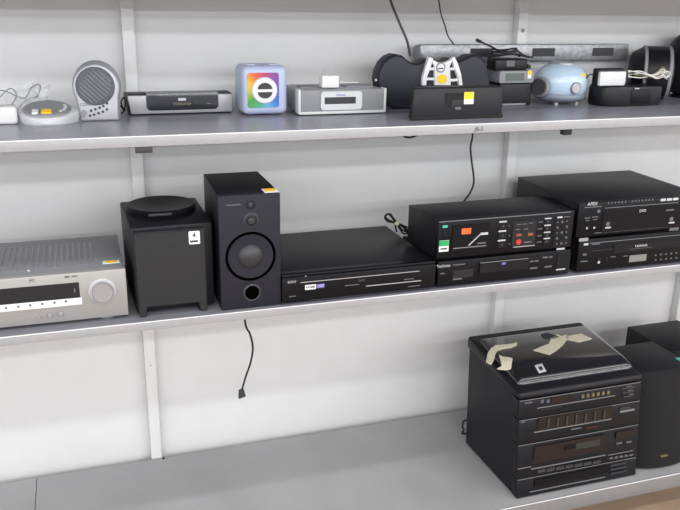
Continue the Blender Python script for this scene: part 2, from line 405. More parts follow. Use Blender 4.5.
# --- rainbow cube speaker
YC = -.232
T = Thing('cube_speaker', 'pale lavender cube speaker with rainbow square and round white slotted face', 'cube speaker', (.46, YC+.06, ZT))
T.part('body', bx(.400, .522, YC, YC+.11, ZT+.003, ZT+.130, .016, 5), 'lav')
cxx, czz = Wp(264.3, 90.3, YC)
hs = .0425
T.part('rainbow_panel', prism(rrect(cxx-hs-.003, cxx+hs-.003, czz-hs-.003, czz+hs+.003, .008), YC-.0012, YC+.002), 'rainbow')
T.part('white_ring', lathe((cxx, YC, czz), (0, -1, 0), [(.0345, 0), (.0345, .004), (.032, .007), (.0205, .0085)], 48), 'white')
for s in (1, -1):
    pts = []
    for k in range(17):
        a = PI*k/16
        pts.append((cxx+.0195*math.cos(a)*-s, czz+s*(.0038+.0165*math.sin(a))))
    T.part('speaker_slot', prism(pts[::-1] if s > 0 else pts[::-1], YC-.0095, YC-.002), 'ink')
for dx in (.43, .49):
    T.part('top_button', bx(dx-.012, dx+.012, YC+.03, YC+.045, ZT+.129, ZT+.1325, .001), 'lav')
    T.part('foot', cyl((dx, YC+.03, ZT), (0, 0, 1), .006, .004, 12), 'silverd')

# --- silver clock radio dock
YI = -.255
T = Thing('clock_radio', 'silver grey dock clock radio with rounded white display frame and white adapter on top', 'clock radio', (.672, YI+.07, ZT))
xl, xr = .546, .795
T.part('body', prism(rrect(xl, xr, ZT+.005, ZT+.068, .01), YI+.003, YI+.145, .003), 'silver')
T.part('edge_trim', merge(prism(rrect(xl-.001, xl+.006, ZT+.004, ZT+.069, .003), YI, YI+.03, .001), prism(rrect(xr-.006, xr+.001, ZT+.004, ZT+.069, .003), YI, YI+.03, .001)), 'whiteg')
T.part('front_grille', prism(rrect(xl+.006, xr-.006, ZT+.01, ZT+.066, .006), YI, YI+.01, .001), 'mesh')
T.part('base_strip', bx(xl+.002, xr-.002, YI-.001, YI+.02, ZT+.003, ZT+.0105, .001), 'whiteg')
T.dec('display_frame', 341.3, 100.5, 41, 18.5, YI, 'whiteg', .004, r=.009)
T.dec('display', 340.3, 100.5, 31, 6.8, YI-.004, 'ink', .0008, label='dark grey clock display')
T.txt('iHome', 341, 95, 2.6, YI-.004, 'purple')
for dx in (xl+.03, xr-.03): T.part('foot', cyl((dx, YI+.03, ZT), (0, 0, 1), .007, .006, 12), 'rubber')
T.part('top_controls', bx(xl+.02, xl+.09, YI+.05, YI+.1, ZT+.0675, ZT+.0705, .001), 'silverd')
T.part('top_controls', bx(xr-.1, xr-.02, YI+.05, YI+.1, ZT+.0675, ZT+.0705, .001), 'silverd')
# adapter on it
T = Thing('wall_adapter', 'white cube wall adapter sitting on top of the silver clock radio', 'adapter', (.645, -.195, ZT+.0708))
zb = ZT+.0712
xa, _ = Wp(322, 84, -.247); xb, _ = Wp(339.5, 84, -.247)
zb2 = ZT+.0712
T.part('housing', bx(xa, xb, -.247, -.215, zb2, zb2+.033, .004, 3), 'white')
for dx in (.35, .65):
    xx = xa+(xb-xa)*dx
    T.part('prong', bx(xx-.001, xx+.001, -.234, -.227, zb2+.0325, zb2+.046), 'metalline')
T.part('cord', tube([(xa+.002, -.22, zb2+.01), (xa-.03, -.18, zb2+.006), (xa-.06, -.16, zb2+.003), (xa-.02, -.15, zb2+.003), (xa+.05, -.15, zb2+.003), (xb+.05, -.14, zb2+.003), (xb+.09, -.15, zb2+.003)], .0018), 'whitecord')

# --- butterfly-shaped speaker
YW = -.19
T = Thing('dock_speaker', 'large blue-black two-lobed dock speaker with white skeletal bracket in the middle', 'speaker dock', (.975, YW+.05, ZT))
pts = [(378, 80), (379.5, 71), (383.5, 62.5), (389, 57), (396, 54), (403, 55.5), (408, 60), (413, 63), (419, 63.5), (425, 60), (430, 58.5), (436, 61.5), (445, 62), (450, 58.5), (455, 58.5), (460, 61), (466, 58), (471, 55), (477, 54.5), (482, 57), (486.5, 62.5), (489, 70), (490.5, 80), (491, 92), (489, 106), (470, 110), (440, 112), (410, 114), (398, 112.5), (389, 107), (383.5, 99), (379.5, 89)]
P = [Wp(a, b_, YW) for a, b_ in pts]; P = [(x, max(z, ZT+.001)) for x, z in P][::-1]
b = prism(P, YW, YW+.05, .010, 4)
T.part('body', b, 'navy')
T.part('bracket_frame', None or (lambda:
    (lambda bm: bm)(prism([Wp(*q, YW) for q in [(427.6, 56.5), (431.5, 58), (429, 68), (425.6, 76), (424.6, 85), (420.7, 85), (421, 77), (424, 67)]][::-1], YW-.012, YW+.004, .0015)))(), 'white')
def poly(px_, y0=YW-.012, y1=YW+.004, bev=.0015):
    return prism([Wp(*q, YW) for q in px_][::-1], y0, y1, bev)
T.part('bracket_frame', poly([(453, 56.5), (456.5, 64), (459.5, 74), (461, 85), (457.4, 85), (456, 76), (452.5, 67), (450, 58)]), 'white')
T.part('bracket_column', poly([(428, 56.8), (432, 60), (437, 62.3), (444, 62.3), (449, 60), (452.5, 56.8), (448.5, 66), (449.5, 85), (433.5, 85), (433, 66)], YW-.010, YW+.006), 'white')
for q in ([(425, 67.5), (433, 67.5), (433, 70), (424.5, 70)], [(422, 77.5), (433, 77.5), (433, 80), (421.6, 80)], [(449, 67.5), (456.5, 67.5), (457.5, 70), (449, 70)], [(449, 79), (460, 78), (460.3, 80.5), (449, 81.5)]):
    T.part('bracket_rung', poly(q, YW-.009, YW+.004, .0006), 'white')
T.knob('round_badge', 440.7, 67.5, 4.6, YW-.0105, 'silverd', .003)
T.knob('badge_disc', 440.7, 67.5, 3.4, YW-.0135, 'white', .0015)
T.dec('badge_bar', 440.7, 68.5, 5, 1.2, YW-.0148, 'ink', .0006)
T.dec('price_sticker', 441.8, 79, 9.5, 9, YW-.0105, 'yellow', .0012, r=.012)
T.knob('screw', 375.8, 80, 1.2, YW-.001, 'print', .003, n=12)
T.knob('screw', 398, 110, 1, YW-.001, 'dim', .003, n=12)
T.part('power_cord', tube([Wp(413, 56, -.17)[:1]+(-.15,)+Wp(413, 56, -.15)[1:], Wp(407, 41, -.13)[:1]+(-.13,)+Wp(407, 41, -.13)[1:], Wp(399, 22, -.12)[:1]+(-.12,)+Wp(399, 22, -.12)[1:], Wp(391, 2, -.11)[:1]+(-.11,)+Wp(391, 2, -.11)[1:], (Wp(389, -4, -.11)[0], -.11, 1.43)], .0038), 'greycord')

# --- black dock in front
YK = -.4
T = Thing('speaker_dock', 'low black dock with yellow and white price sticker, standing in front of the two-lobed speaker', 'speaker dock', (.942, YK+.05, ZT))
T.part('body', hexa([(.809, YK, ZT+.003), (.817, YK+.006, ZT+.083), (.829, YK+.06, ZT+.003), (.83, YK+.05, ZT+.083), (1.078, YK, ZT+.003), (1.078, YK+.006, ZT+.083), (1.074, YK+.06, ZT+.003), (1.072, YK+.05, ZT+.083)], .005, 3), 'black')
T.part('base_strip', hexa([(.807, YK-.002, ZT), (.807, YK-.002, ZT+.009), (.827, YK+.058, ZT), (.827, YK+.058, ZT+.009), (1.079, YK-.002, ZT), (1.079, YK-.002, ZT+.009), (1.076, YK+.058, ZT), (1.076, YK+.058, ZT+.009)], .002), 'deep')
T.dec('dock_recess', 457, 101.5, 24, 17, YK+.005, 'deep', .003, r=.004)
T.part('dock_cradle', hexa([Wp(450, 108, YK)[:1]+(YK-.001,)+Wp(450, 108, YK)[1:], Wp(455, 95, YK)[:1]+(YK+.004,)+Wp(455, 95, YK)[1:], Wp(450, 108, YK)[:1]+(YK+.02,)+Wp(450, 108, YK)[1:], Wp(455, 95, YK)[:1]+(YK+.02,)+Wp(455, 95, YK)[1:],
     Wp(472, 108, YK)[:1]+(YK-.001,)+Wp(472, 108, YK)[1:], Wp(472, 95, YK)[:1]+(YK+.004,)+Wp(472, 95, YK)[1:], Wp(472, 108, YK)[:1]+(YK+.02,)+Wp(472, 108, YK)[1:], Wp(472, 95, YK)[:1]+(YK+.02,)+Wp(472, 95, YK)[1:]], .001), 'black')
s_ = T.dec('price_sticker', 468.8, 98, 9.5, 12, YK+.001, 'paper', .0015, r=.002)
T.dec('sticker_band', 468.8, 95.6, 9.5, 7, YK-.0004, 'yellow', .001, r=.002, on=s_)
T.dec('logo_plate', 458, 108.2, 6, 2.6, YK-.0012, 'dim', .001)

# --- clock radio with LCD head
YL = -.18
T = Thing('clock_radio', 'black clock radio with a grey head, greenish display and small yellow sticker', 'clock radio', (1.21, YL+.05, ZT))
T.part('body', bx(1.19, 1.300, YL, YL+.085, ZT+.0, ZT+.067, .005, 3), 'black')
T.part('head', prism(rrect(1.181, 1.299, ZT+.0675, ZT+.104, .008), YL-.008, YL+.075, .003), 'silverd')
T.dec('display', 515, 77, 18.5, 7.5, YL-.008, 'lcd', .001, label='greenish grey display')
T.dec('price_sticker', 529.5, 74.5, 3.6, 8, YL-.008, 'paper', .001)
T.dec('sticker_band', 529.5, 72.7, 3.6, 4, YL-.009, 'yellow', .001)
T.dec('front_strip', 513.5, 104.2, 23, 1.8, YL-.0001, 'silverd', .003)
# adapter heap on it
ZL = ZT+.1045
T = Thing('power_supply', 'black power supply with coiled cord heaped on the grey-headed clock radio', 'power supply', (1.21, -.14, ZL))
T.part('housing', bx(1.17, 1.28, -.178, -.12, ZL, ZL+.033, .006, 3), 'black')
T.dec('label_plate', 510.5, 63.5, 8, 6, -.178, 'dim', .0012, label='shiny grey rating label')
c0 = Vector((1.225, -.135, ZL+.037))
P = []
for k in range(30):
    a = k*.75; P.append((c0.x+.05*math.cos(a)*(1-.01*k)+.01*math.sin(k), c0.y+.022*math.sin(a), c0.z+.004*math.sin(k*1.3)+.0008*k))
P += [(1.25, -.12, ZL+.05), (1.28, -.10, ZL+.058), (1.30, -.08, ZL+.05), (1.33, -.073, ZL+.035), (1.36, -.073, ZL+.03)]
T.part('cord', tube(P, .0026), 'cord')
P = [Wp(a, b_, -.13)[:1]+(-.13,)+Wp(a, b_, -.13)[1:] for a, b_ in ((522, 54), (512, 54), (500, 51), (490, 46), (481, 42))]
T.part('cord', tube(P, .0026), 'cord')
pa, pb = Vector(P[-1]), Vector(Wp(478, 40.5, -.13)[:1]+(-.13,)+Wp(478, 40.5, -.13)[1:])
T.part('plug', cyl(pa, (pb-pa), .0048, .018, 12, bev=.001), 'cord')
for k in range(2):
    T.part('connector', bx(1.262+.02*k, 1.274+.02*k, -.176, -.15, ZL+.004, ZL+.016, .003), 'cord')

# --- galvanised rail along the back
T = Thing('metal_rail', 'long mottled galvanised rail with dark rectangular cut-outs along the back wall', 'rail', (1.4, -.05, 1.23))
xh = [(1.142, 1.227), (1.36, 1.447), (1.583, 1.668)]
b = bx(.977, 1.725, -.062, -.0355, 1.234, 1.285, .004)
T.part('rail_body', b, 'steel')
T.part('end_cap', cyl((.977, -.049, 1.2595), (-1, 0, 0), .0245, .008, 16, bev=.002), 'silverd')
for a, c_ in xh:
    (xa, za), (xb, zb_) = (a, 0), (c_, 0)
    T.part('cutout', bx(xa+.003, xb-.003, -.0632, -.06, 1.2475, 1.273), 'ink')
P = [Wp(a, b_, -.06)[:1]+(-.06,)+Wp(a, b_, -.06)[1:] for a, b_ in ((437, -8), (439, 2), (441, 14), (445, 26), (448, 36), (454, 44.5))]
T.part('power_cord', tube(P, .0022), 'cord')

# --- pale blue round radio
YB2 = -.15
bc = Wp(558, 84, YB2); bx_, bz_ = bc
T = Thing('round_radio', 'pale blue rounded bubble radio with grey side speakers and silver knob', 'radio', (1.425, YB2, ZT))
def blob(c, rx, ry, rz, zlo=None, zhi=None, e=2.4, nu=48, nv=28):
    b = bmesh.new(); rings = []
    for j in range(nv+1):
        t = -PI/2+PI*j/nv; sz = math.copysign(abs(math.sin(t))**(2/e), math.sin(t)); cr = abs(math.cos(t))**(2/e)
        z = c[2]+rz*sz
        if zlo is not None: z = max(z, zlo)
        if zhi is not None: z = min(z, zhi)
        rings.append([b.verts.new((c[0]+rx*cr*math.cos(2*PI*i/nu), c[1]+ry*cr*math.sin(2*PI*i/nu), z)) for i in range(nu)])
    for p, q in zip(rings, rings[1:]):
        for i in range(nu): b.faces.new((p[i], p[(i+1) % nu], q[(i+1) % nu], q[i]))
    bmesh.ops.remove_doubles(b, verts=b.verts, dist=1e-5); return b
cz = ZT+.066
RX = Wp(560.5, 84, YB2)[0]; cz = ZT+.064
T.part('shell', blob((RX, YB2, cz), .084, .078, .061, e=2.3), 'blue')
T.part('base', blob((RX, YB2, ZT+.026), .080, .0755, .023, e=2.2), 'bluegrey')
T.part('top_ring', lathe((RX, YB2+.005, ZT+.114), (0, 0, 1), [(.047, 0), (.046, .010), (.042, .0125), (.039, .0105)], 40, sy=.8), 'silver')
T.part('top_lid', lathe((RX, YB2+.005, ZT+.117), (0, 0, 1), [(.038, 0), (.038, .006), (0, .0065)], 40, sy=.8), 'bluegrey')
def orient_disc(px_, py_, y_, r, nrm, m1, m2, nm):
    x, z = Wp(px_, py_, y_); n_ = Vector(nrm).normalized(); c = Vector((x, y_, z))
    o = T.part(nm, lathe(c-n_*.012, n_, [(r, 0), (r, .014), (r*.9, .018), (r*.82, .016)], 32), m1)
    if m2: T.part(nm+'_cone', lathe(c-n_*.01, n_, [(r*.82, .02), (r*.4, .012), (r*.3, .016), (0, .02)], 32), m2, on=o)
orient_disc(539.5, 87, -.185, .030, (-.86, -.5, .05), 'silverd', 'ink', 'side_speaker')
orient_disc(575.5, 88, -.226, .0185, (.1, -.99, .1), 'silver', None, 'tuning_knob')
T.dec('price_sticker', 581.8, 76, 4, 5.5, -.212, 'yellow', .006)
for dx in (-.045, .045): T.part('foot', cyl((RX+dx*.8, YB2-.04, ZT), (0, 0, 1), .007, .008, 12), 'silver')

# --- black rounded dock at right
YR = -.255
T = Thing('speaker_dock', 'low black rounded dock with white adapter and tangled cords lying on its top', 'speaker dock', (1.61, -.215, ZT))
b = bmesh.new(); n = 56; R = []
for rr, zz in ((.96, 0), (1, .008), (1.0, .05), (.97, .058), (.86, .056)):
    ring = []
    for i in range(n):
        a = 2*PI*i/n; cx_ = math.copysign(abs(math.cos(a))**.55, math.cos(a)); sy_ = math.copysign(abs(math.sin(a))**.75, math.sin(a))
        ring.append(b.verts.new((1.613+.118*cx_*rr, -.213+.058*sy_*rr, ZT+zz)))
    R.append(ring)
for p, q in zip(R, R[1:]):
    for i in range(n): b.faces.new((p[i], p[(i+1) % n], q[(i+1) % n], q[i]))
b.faces.new(R[0][::-1]); b.faces.new(R[-1]); T.part('body', b, 'black')
T.dec('logo', 637, 88.5, 4.5, 1.2, -.2735, 'print', .001)
T.part('dock_panel', bx(1.59, 1.665, -.2728, -.26, ZT+.008, ZT+.05, .002), 'face')
ZA = ZT+.058
T = Thing('power_supply', 'black and white power supply block on the rounded black dock', 'power supply', (1.565, -.18, ZA))
xa, _ = Wp(600.5, 76, -.235); xb, _ = Wp(626.5, 76, -.235)
T.part('housing', bx(xa-.002, xb+.003, -.222, -.195, ZA-.0015, ZA+.052, .005, 3), 'black')
T.part('face_plate', bx(xa, xb, -.235, -.2215, ZA+.001, ZA+.044, .004, 3), 'white', label='white front face of the block')
T.part('cord', tube([(xa-.002, -.21, ZA+.03), (xa-.02, -.21, ZA+.034), (xa-.036, -.21, ZA+.015), (xa-.03, -.21, ZA+.001)], .0022), 'cord')
T = Thing('cord_bundle', 'pale cord bundle tied in the middle lying over the rounded black dock', 'cord', (1.7, -.19, ZA))
for k in range(6):
    z_ = ZA+.006+.004*(k % 3); o_ = .004*k
    Q = [(628, 78-1.5*k), (640, 76-1.2*k+(k % 2)*3), (650, 75+(k % 2)), (657, 76+(k-3)*1.3), (663, 73+(k-3)*2.0), (667, 76+(k-3)*1.5)]
    P = []
    for j, (a, b_) in enumerate(Q):
        y_ = -.215-.002*k; x, z = Wp(a, b_, y_); P.append((x, y_, max(z, ZA+.003)))
    T.part('cord_strand', tube(P, .0017), 'whitecord' if k % 3 else 'gold')
x, z = Wp(650.5, 76, -.215); T.part('twist_tie', cyl((x-.006, -.207, z), (1, 0, -.3), .0075, .01, 12), 'gold')
x, z = Wp(664, 74, -.215)
T.part('coil', tube([(x+.014*math.cos(a*.7), -.212-.0008*a, z+.009*math.sin(a*.7)) for a in range(26)], .0018), 'whitecord')

# --- drum shaped boombox at far right
ya = -.105; xa, zt_ = Wp(645.5, 46, ya); rad = (zt_-ZT)/2-.001; zc = ZT+rad*1.025+.0005
ax = Vector((.85, -.527, 0)).normalized(); c1 = Vector((xa, ya, zc)); L = .075
T = Thing('drum_speaker', 'black drum-shaped speaker lying on its side with pale end rings', 'speaker', (xa+.03, ya-.02, ZT))
T.part('drum', lathe(c1, ax, [(rad*.99, 0), (rad, .004), (rad, L-.004), (rad*.99, L)], 56), 'black')
ring = [(rad*.99, -.005), (rad*1.02, -.003), (rad*1.02, .004), (rad*.99, .006)]
T.part('end_ring', lathe(c1, ax, ring, 56), 'silverd'); T.part('end_ring', lathe(c1+ax*L, ax, ring, 56), 'silverd')
T.part('cone_end', lathe(c1, -ax, [(rad*.985, .002), (rad*.78, .034), (rad*.7, .038), (0, .038)], 48), 'black')
T.part('cone_end', lathe(c1+ax*L, ax, [(rad*.985, .002), (rad*.9, .012), (0, .014)], 48), 'black')
T = Thing('round_speaker', 'tall round black speaker at the right edge beyond the drum-shaped one', 'speaker', (1.965, -.09, ZT))
T.part('body', blob((1.965, -.095, ZT+.108), .098, .08, .1075, e=2.5), 'black')
T.part('foot_ring', lathe((1.965, -.095, ZT), (0, 0, 1), [(.06, 0), (.06, .006), (.05, .008)], 40), 'black')

# --- small things under the top shelf edge
x, z = Wp(144, 149.5, YF)
r = link('rail_clip', bx(x-.019, x+.019, YF+.001, YF+.012, ZT-.024-.0145, ZT-.0245, .0015), 'ink'); tag(r, 'small black clip under the front edge of the top shelf near the left upright', 'clip')
x, z = Wp(479, 129, YF)
r = link('label_remnant', text_bm('JB-5', x, YF-.0006, z-.0005, .016, bold=.02), 'dim', smooth=False); tag(r, 'small grey smudged marking on the pale edge of the top shelf', 'marking')
x, z = Wp(566, 131.5, -.4)
T = Thing('hanging_plug', 'black plug on a thin wire just below the top shelf edge at right', 'plug', (x, -.4, z-.01))
T.part('housing', bx(x-.014, x+.014, -.41, -.39, z-.009, z+.014, .003), 'ink')
T.part('cord', tube([(x-.012, -.4, z+.006), (x-.025, -.4, z+.006), (x-.04, -.4, z+.014), (x-.05, -.4, ZT-.0185)], .0012), 'cord')
P = [Wp(a, b_, -.4)[:1]+(-.4,)+(min(Wp(a, b_, -.4)[1], ZT-.0195),) for a, b_ in ((400, 133), (404, 136.2), (409, 137.6), (415, 136), (420, 133))]
r = link('sagging_cord', tube(P, .003), 'cord'); tag(r, 'short black cord loop dipping below the top shelf under the black dock', 'cord')
P = [Wp(a, b_, -.14)[:1]+(-.14,)+Wp(a, b_, -.14)[1:] for a, b_ in ((244, 316), (245, 321), (250, 334), (252.8, 347), (251, 361), (246, 376), (241.5, 391))]
P[0] = (P[1][0]-.002, -.14, ZM-.0185)
T = Thing('dangling_cable', 'black cord with a small plug hanging below the middle shelf against the pale wall', 'cord', P[-1])
T.part('cable', tube(P, .0032), 'cord')
a_ = Vector(P[-1])
b = hexa([a_+Vector(q) for q in ((-.010, -.007, -.024), (-.008, -.006, .004), (-.010, .007, -.024), (-.008, .006, .004), (.012, -.007, -.018), (.007, -.006, .006), (.012, .007, -.018), (.007, .006, .006))], .002)
T.part('plug', b, 'ink')

# ------------------------------------------------------------------ MIDDLE SHELF
def feet(T, xs, ys, z, h, r=.015, m='rubber'):
    for x in xs:
        for y in ys: T.part('foot', cyl((x, y, z), (0, 0, 1), r, h, 16), m)
# --- silver receiver
YV = -.45
T = Thing('stereo_receiver', 'silver stereo receiver with large round volume knob and dark display', 'receiver', (-.155, -.3, ZM))
xl, xr, zt = -.374, .0625, .7905
feet(T, (xl+.05, xr-.05), (YV+.03, -.18), ZM, .012, .018, 'silverd')
T.part('cabinet', bx(xl+.003, xr-.003, YV+.015, -.15, ZM+.011, zt-.0015, .002), 'blackm' if False else 'silverd')
T.part('top_vents', (lambda: [b := None] and __import__('functools').reduce(lambda bm, k: bx(xl+.05+k*.014, xl+.056+k*.014, YV+.06, -.2, zt-.002, zt-.0004, bm=bm), range(23), None))(), 'dimline')
T.part('front_panel', bx(xl, xr, YV, YV+.02, ZM+.008, zt, .003), 'champ')
(xa, za), (xb, zb_) = Wp(79.5, 290, YV), Wp(79.5, 297.5, YV)
zt1 = Wp(79.5, 282, YV)[1]; zb1 = Wp(79.5, 297.3, YV)[1]; zs1 = Wp(82, 304, YV)[1]
T.part('display', bx(-.30, xa, YV-.001, YV+.002, zb1, zt1), 'darkglass')
o = T.part('button_strip', bx(-.30, Wp(82, 300, YV)[0], YV-.003, YV+.002, zs1, zb1-.0005, .0006), 'paper', label='white strip of preset buttons')
for a, b_ in ((6, 308), (18.3, 306.5), (30.3, 305.2), (42.2, 303.8), (54.5, 302.5), (66, 301.2)):
    T.knob('button', a, b_, 1.3, YV-.003, 'dim', .002, n=12)
for a, b_ in ((-6, 309.5), (-18, 311), (-30, 312.5)):
    T.knob('button', a, b_, 1.3, YV-.003, 'dim', .002, n=12)
T.dec('display_mark', 74.7, 290.5, 1.5, 4, YV-.001, 'dim', .0006)
for a, b_, r_ in ((39, 317.3, 1.9), (50, 315.3, 2.9), (60.6, 313.6, 3.0)):
    T.knob('control_ring', a, b_, r_*1.15, YV, 'silverd', .002); T.knob('control_button', a, b_, r_*.85, YV-.002, 'silver', .005)
for a, b_ in ((7, 316.5), (19.5, 315), (7, 322.8), (19.5, 321.3), (-6, 318), (-6, 324.3)):
    T.dec('flat_button', a, b_, 8.5, 1.1, YV, 'silver', .0015)
kx, kz = Wp(102.5, 291, YV); r_ = .0315
T.part('knob_skirt', lathe((kx, YV+.001, kz), (0, -1, 0), [(r_, 0), (r_*.98, .003), (r_*.93, .005), (r_*.86, .003)], 48), 'whiteg')
T.part('volume_knob', lathe((kx, YV-.001, kz), (0, -1, 0), [(r_*.80, 0), (r_*.78, .013), (r_*.72, .0155), (0, .0145)], 48), 'silver', label='large silver volume knob')
T.txt('JVC', 32, 280.5, 2.6, YV, 'ink'); T.dec('small_print', 67, 276.8, 5, 1.8, YV, 'dim', .0006); T.dec('small_print', 74.5, 276.1, 6, 1.4, YV, 'dim', .0006)
s_ = T.part('price_sticker', bx(.012, .052, YV+.05, YV+.068, zt-.001, zt+.0006), 'paper')
T.part('sticker_band', bx(.02, .045, YV+.051, YV+.067, zt, zt+.0012), 'yellow', on=s_)
x, y = Hp(28.5, 270.5, zt); T.part('paint_chip', cyl((x, y, zt-.001), (0, 0, 1), .003, .0018, 8), 'paper')

# --- subwoofer
YU = -.46
T = Thing('subwoofer', 'charcoal subwoofer with cloth front and oval vent on top, beside the silver receiver', 'subwoofer', (.17, -.3, ZM))
zt = .885
T.part('cabinet', hexa([(.083, YU+.022, ZM+.006), (.081, YU+.022, zt), (.074, -.17, ZM+.006), (.072, -.17, zt), (.276, YU+.03, ZM+.006), (.276, YU+.03, zt), (.274, -.17, ZM+.006), (.274, -.17, zt)], .004), 'blackv')
b = bx(.09, .106, YU+.01, -.19, ZM, ZM+.031, .004); b = bx(.232, .25, YU+.01, -.19, ZM, ZM+.031, .004, bm=b)
T.part('base_rails', b, 'black')
o = T.part('front_grille', prism([(.088, ZM+.002), (.103, ZM+.002), (.107, ZM+.026), (.233, ZM+.026), (.237, ZM+.002), (.2525, ZM+.002), (.2525, zt-.008), (.0865, zt-.008)], YU, YU+.023, .003), 'subgrille')
T.part('grille_rim', bx(.0865, .2525, YU-.0005, YU+.02, zt-.0095, zt-.0055, .001), 'ashblack')
T.part('oval_vent', lathe((.17, -.277, zt-.001), (0, 0, 1), [(.086, 0), (.091, .012), (.084, .0175), (.06, .014), (.03, .010), (0, .009)], 56, sy=1, sx=1), 'black')
x, y = Hp(160, 213.5, zt+.017)
T.part('vent_highlight', hexa([(x-.028, y-.003, zt+.011), (x-.028, y-.003, zt+.0168), (x-.028, y+.003, zt+.011), (x-.028, y+.003, zt+.0168), (x+.028, y-.003, zt+.011), (x+.028, y-.003, zt+.0168), (x+.028, y+.003, zt+.011), (x+.028, y+.003, zt+.0168)], .001), 'cone')  # paler bar painted in as the highlight on the vent's near side
s_ = T.dec('price_sticker', 194.3, 237.5, 11.2, 13, YU, 'paper', .0014, r=.003)
T.txt('4', 194, 235.5, 5, YU-.0014, 'ink', on=s_); T.dec('small_print', 194, 241.3, 8, 2, YU-.0014, 'ink', .0004, on=s_)
T.part('side_label', bx(.0755-.001, .079, -.225, -.218, .80, .815), 'paper')

# --- bookshelf speaker
YP = -.47
T = Thing('bookshelf_speaker', 'tall black bookshelf speaker with exposed woofer and yellow sticker on its top corner', 'speaker', (.363, -.34, ZM))
xl, xr, zt = .286, .4395, .9585
T.part('cabinet', hexa([(xl, YP+.012, ZM+.0015), (xl, YP+.012, zt), (xl+.006, -.212, ZM+.0015), (xl+.006, -.212, zt), (xr, YP+.012, ZM+.0015), (xr, YP+.012, zt), (xr+.001, -.212, ZM+.0015), (xr+.001, -.212, zt)], .002), 'blackv')
T.part('baffle', bx(xl, xr, YP, YP+.0125, ZM+.001, zt-.0005, .003), 'ashblack')
def ringspk(nm, px_, py_, r, y_, prof, m, n=48, **k):
    x, z = Wp(px_, py_, y_); return T.part(nm, lathe((x, y_+.0008, z), (0, -1, 0), [(a*r, h) for a, h in prof], n), m, **k)
ringspk('tweeter_surround', 250.5, 204.3, .0125, YP, [(1, 0), (1, .002), (.75, .0035), (.6, .001)], 'ashblack')
ringspk('tweeter_dome', 250.5, 204.3, .007, YP, [(1, 0), (.8, .003), (0, .004)], 'ink')
ringspk('midrange_surround', 251, 220, .019, YP, [(1, 0), (1, .002), (.8, .004), (.74, .001)], 'ink')
ringspk('midrange_dome', 251, 220.5, .012, YP, [(1, 0), (.95, .004), (.6, .009), (0, .0105)], 'cone')
ringspk('woofer_surround', 250.8, 256.5, .064, YP, [(1, 0), (1, .001), (.9, .001), (.87, .0005)], 'void')
# dished cone: rises slightly then falls to the dust cap
ringspk('woofer_cone', 250.8, 256.5, .0555, YP, [(1, .0005), (.98, .003), (.55, .0012), (.52, .0012)], 'ashblack')
ringspk('dust_cap', 250.8, 256.5, .031, YP, [(1, .0005), (.93, .004), (.7, .009), (.35, .0125), (0, .0135)], 'cone')
ringspk('port_ring', 252, 292.5, .0235, YP, [(1, 0), (1, .003), (.86, .005), (.76, .003)], 'cone')
ringspk('port_hole', 252, 292.5, .0178, YP, [(1, 0), (1, .0035), (0, .0035)], 'void')
T.dec('small_print', 233.5, 205, 14.5, 1.0, YP, 'dim', .0006)
x, y = Hp(270, 190.5, zt)
s_ = T.part('price_sticker', bx(x-.018, x+.018, y-.02, y+.02, zt-.001, zt+.0008), 'paper')
T.part('sticker_band', bx(x-.013, x+.013, y-.01, y+.018, zt, zt+.0014), 'yellow', on=s_)

# --- DVD player
YO = -.475
T = Thing('dvd_player', 'wide flat black disc player with HDMI sticker, beside the tall bookshelf speaker', 'disc player', (.655, -.3, ZM))
xl, xr, zt = .441, .868, .7435
feet(T, (xl+.05, xr-.05), (YO+.04, -.14), ZM, .006)
T.part('cabinet', bx(xl+.002, xr-.002, YO+.014, -.11, ZM+.0055, zt-.001, .0015), 'blackm')
T.part('front_panel', bx(xl, xr, YO, YO+.016, ZM+.006, zt-.008, .002), 'face')
T.part('front_lip', bx(xl, xr, YO+.002, YO+.03, zt-.0085, zt, .003), 'face')
T.decbar('trim_line', (300.5, 282.5), (419.5, 271), .0018, YO, 'metalline')
T.decbar('tray_line', (366, 286.2), (421, 280.3), .0022, YO, 'metalline')
T.decbar('bottom_line', (310, 299.5), (430, 288), .0012, YO, 'ink')
T.txt('SONY', 292, 282, 2.4, YO, 'print')
s_ = T.dec('hdmi_sticker', 310.5, 287, 11, 4.8, YO, 'paper', .001, r=.002, label='white and purple sticker'); T.txt('HDMI', 310.5, 287, 2.6, YO-.001, 'ink', on=s_)
s_ = T.dec('resolution_sticker', 320.6, 285.8, 7.5, 4, YO, 'purple', .001, label='purple sticker'); T.txt('1080', 320.6, 285.8, 2.5, YO-.001, 'print', on=s_)
T.txt('DVD', 361.5, 280.5, 2.2, YO, 'dim'); T.dec('indicator', 292.5, 296.3, 6.5, 1, YO, 'dim', .0006)
T.dec('small_print', 352, 285, 14, .8, YO, 'dim', .0006); T.dec('small_print', 409, 279, 10, .8, YO, 'dim', .0006); T.dec('small_print', 414, 286, 12, .8, YO, 'dim', .0006)
x, z = Wp(306, 276.5, YO); T.part('stand_by_lamp', cyl((x, YO+.0025, z), (0, -1, 0), .002, .0015, 10), 'print')
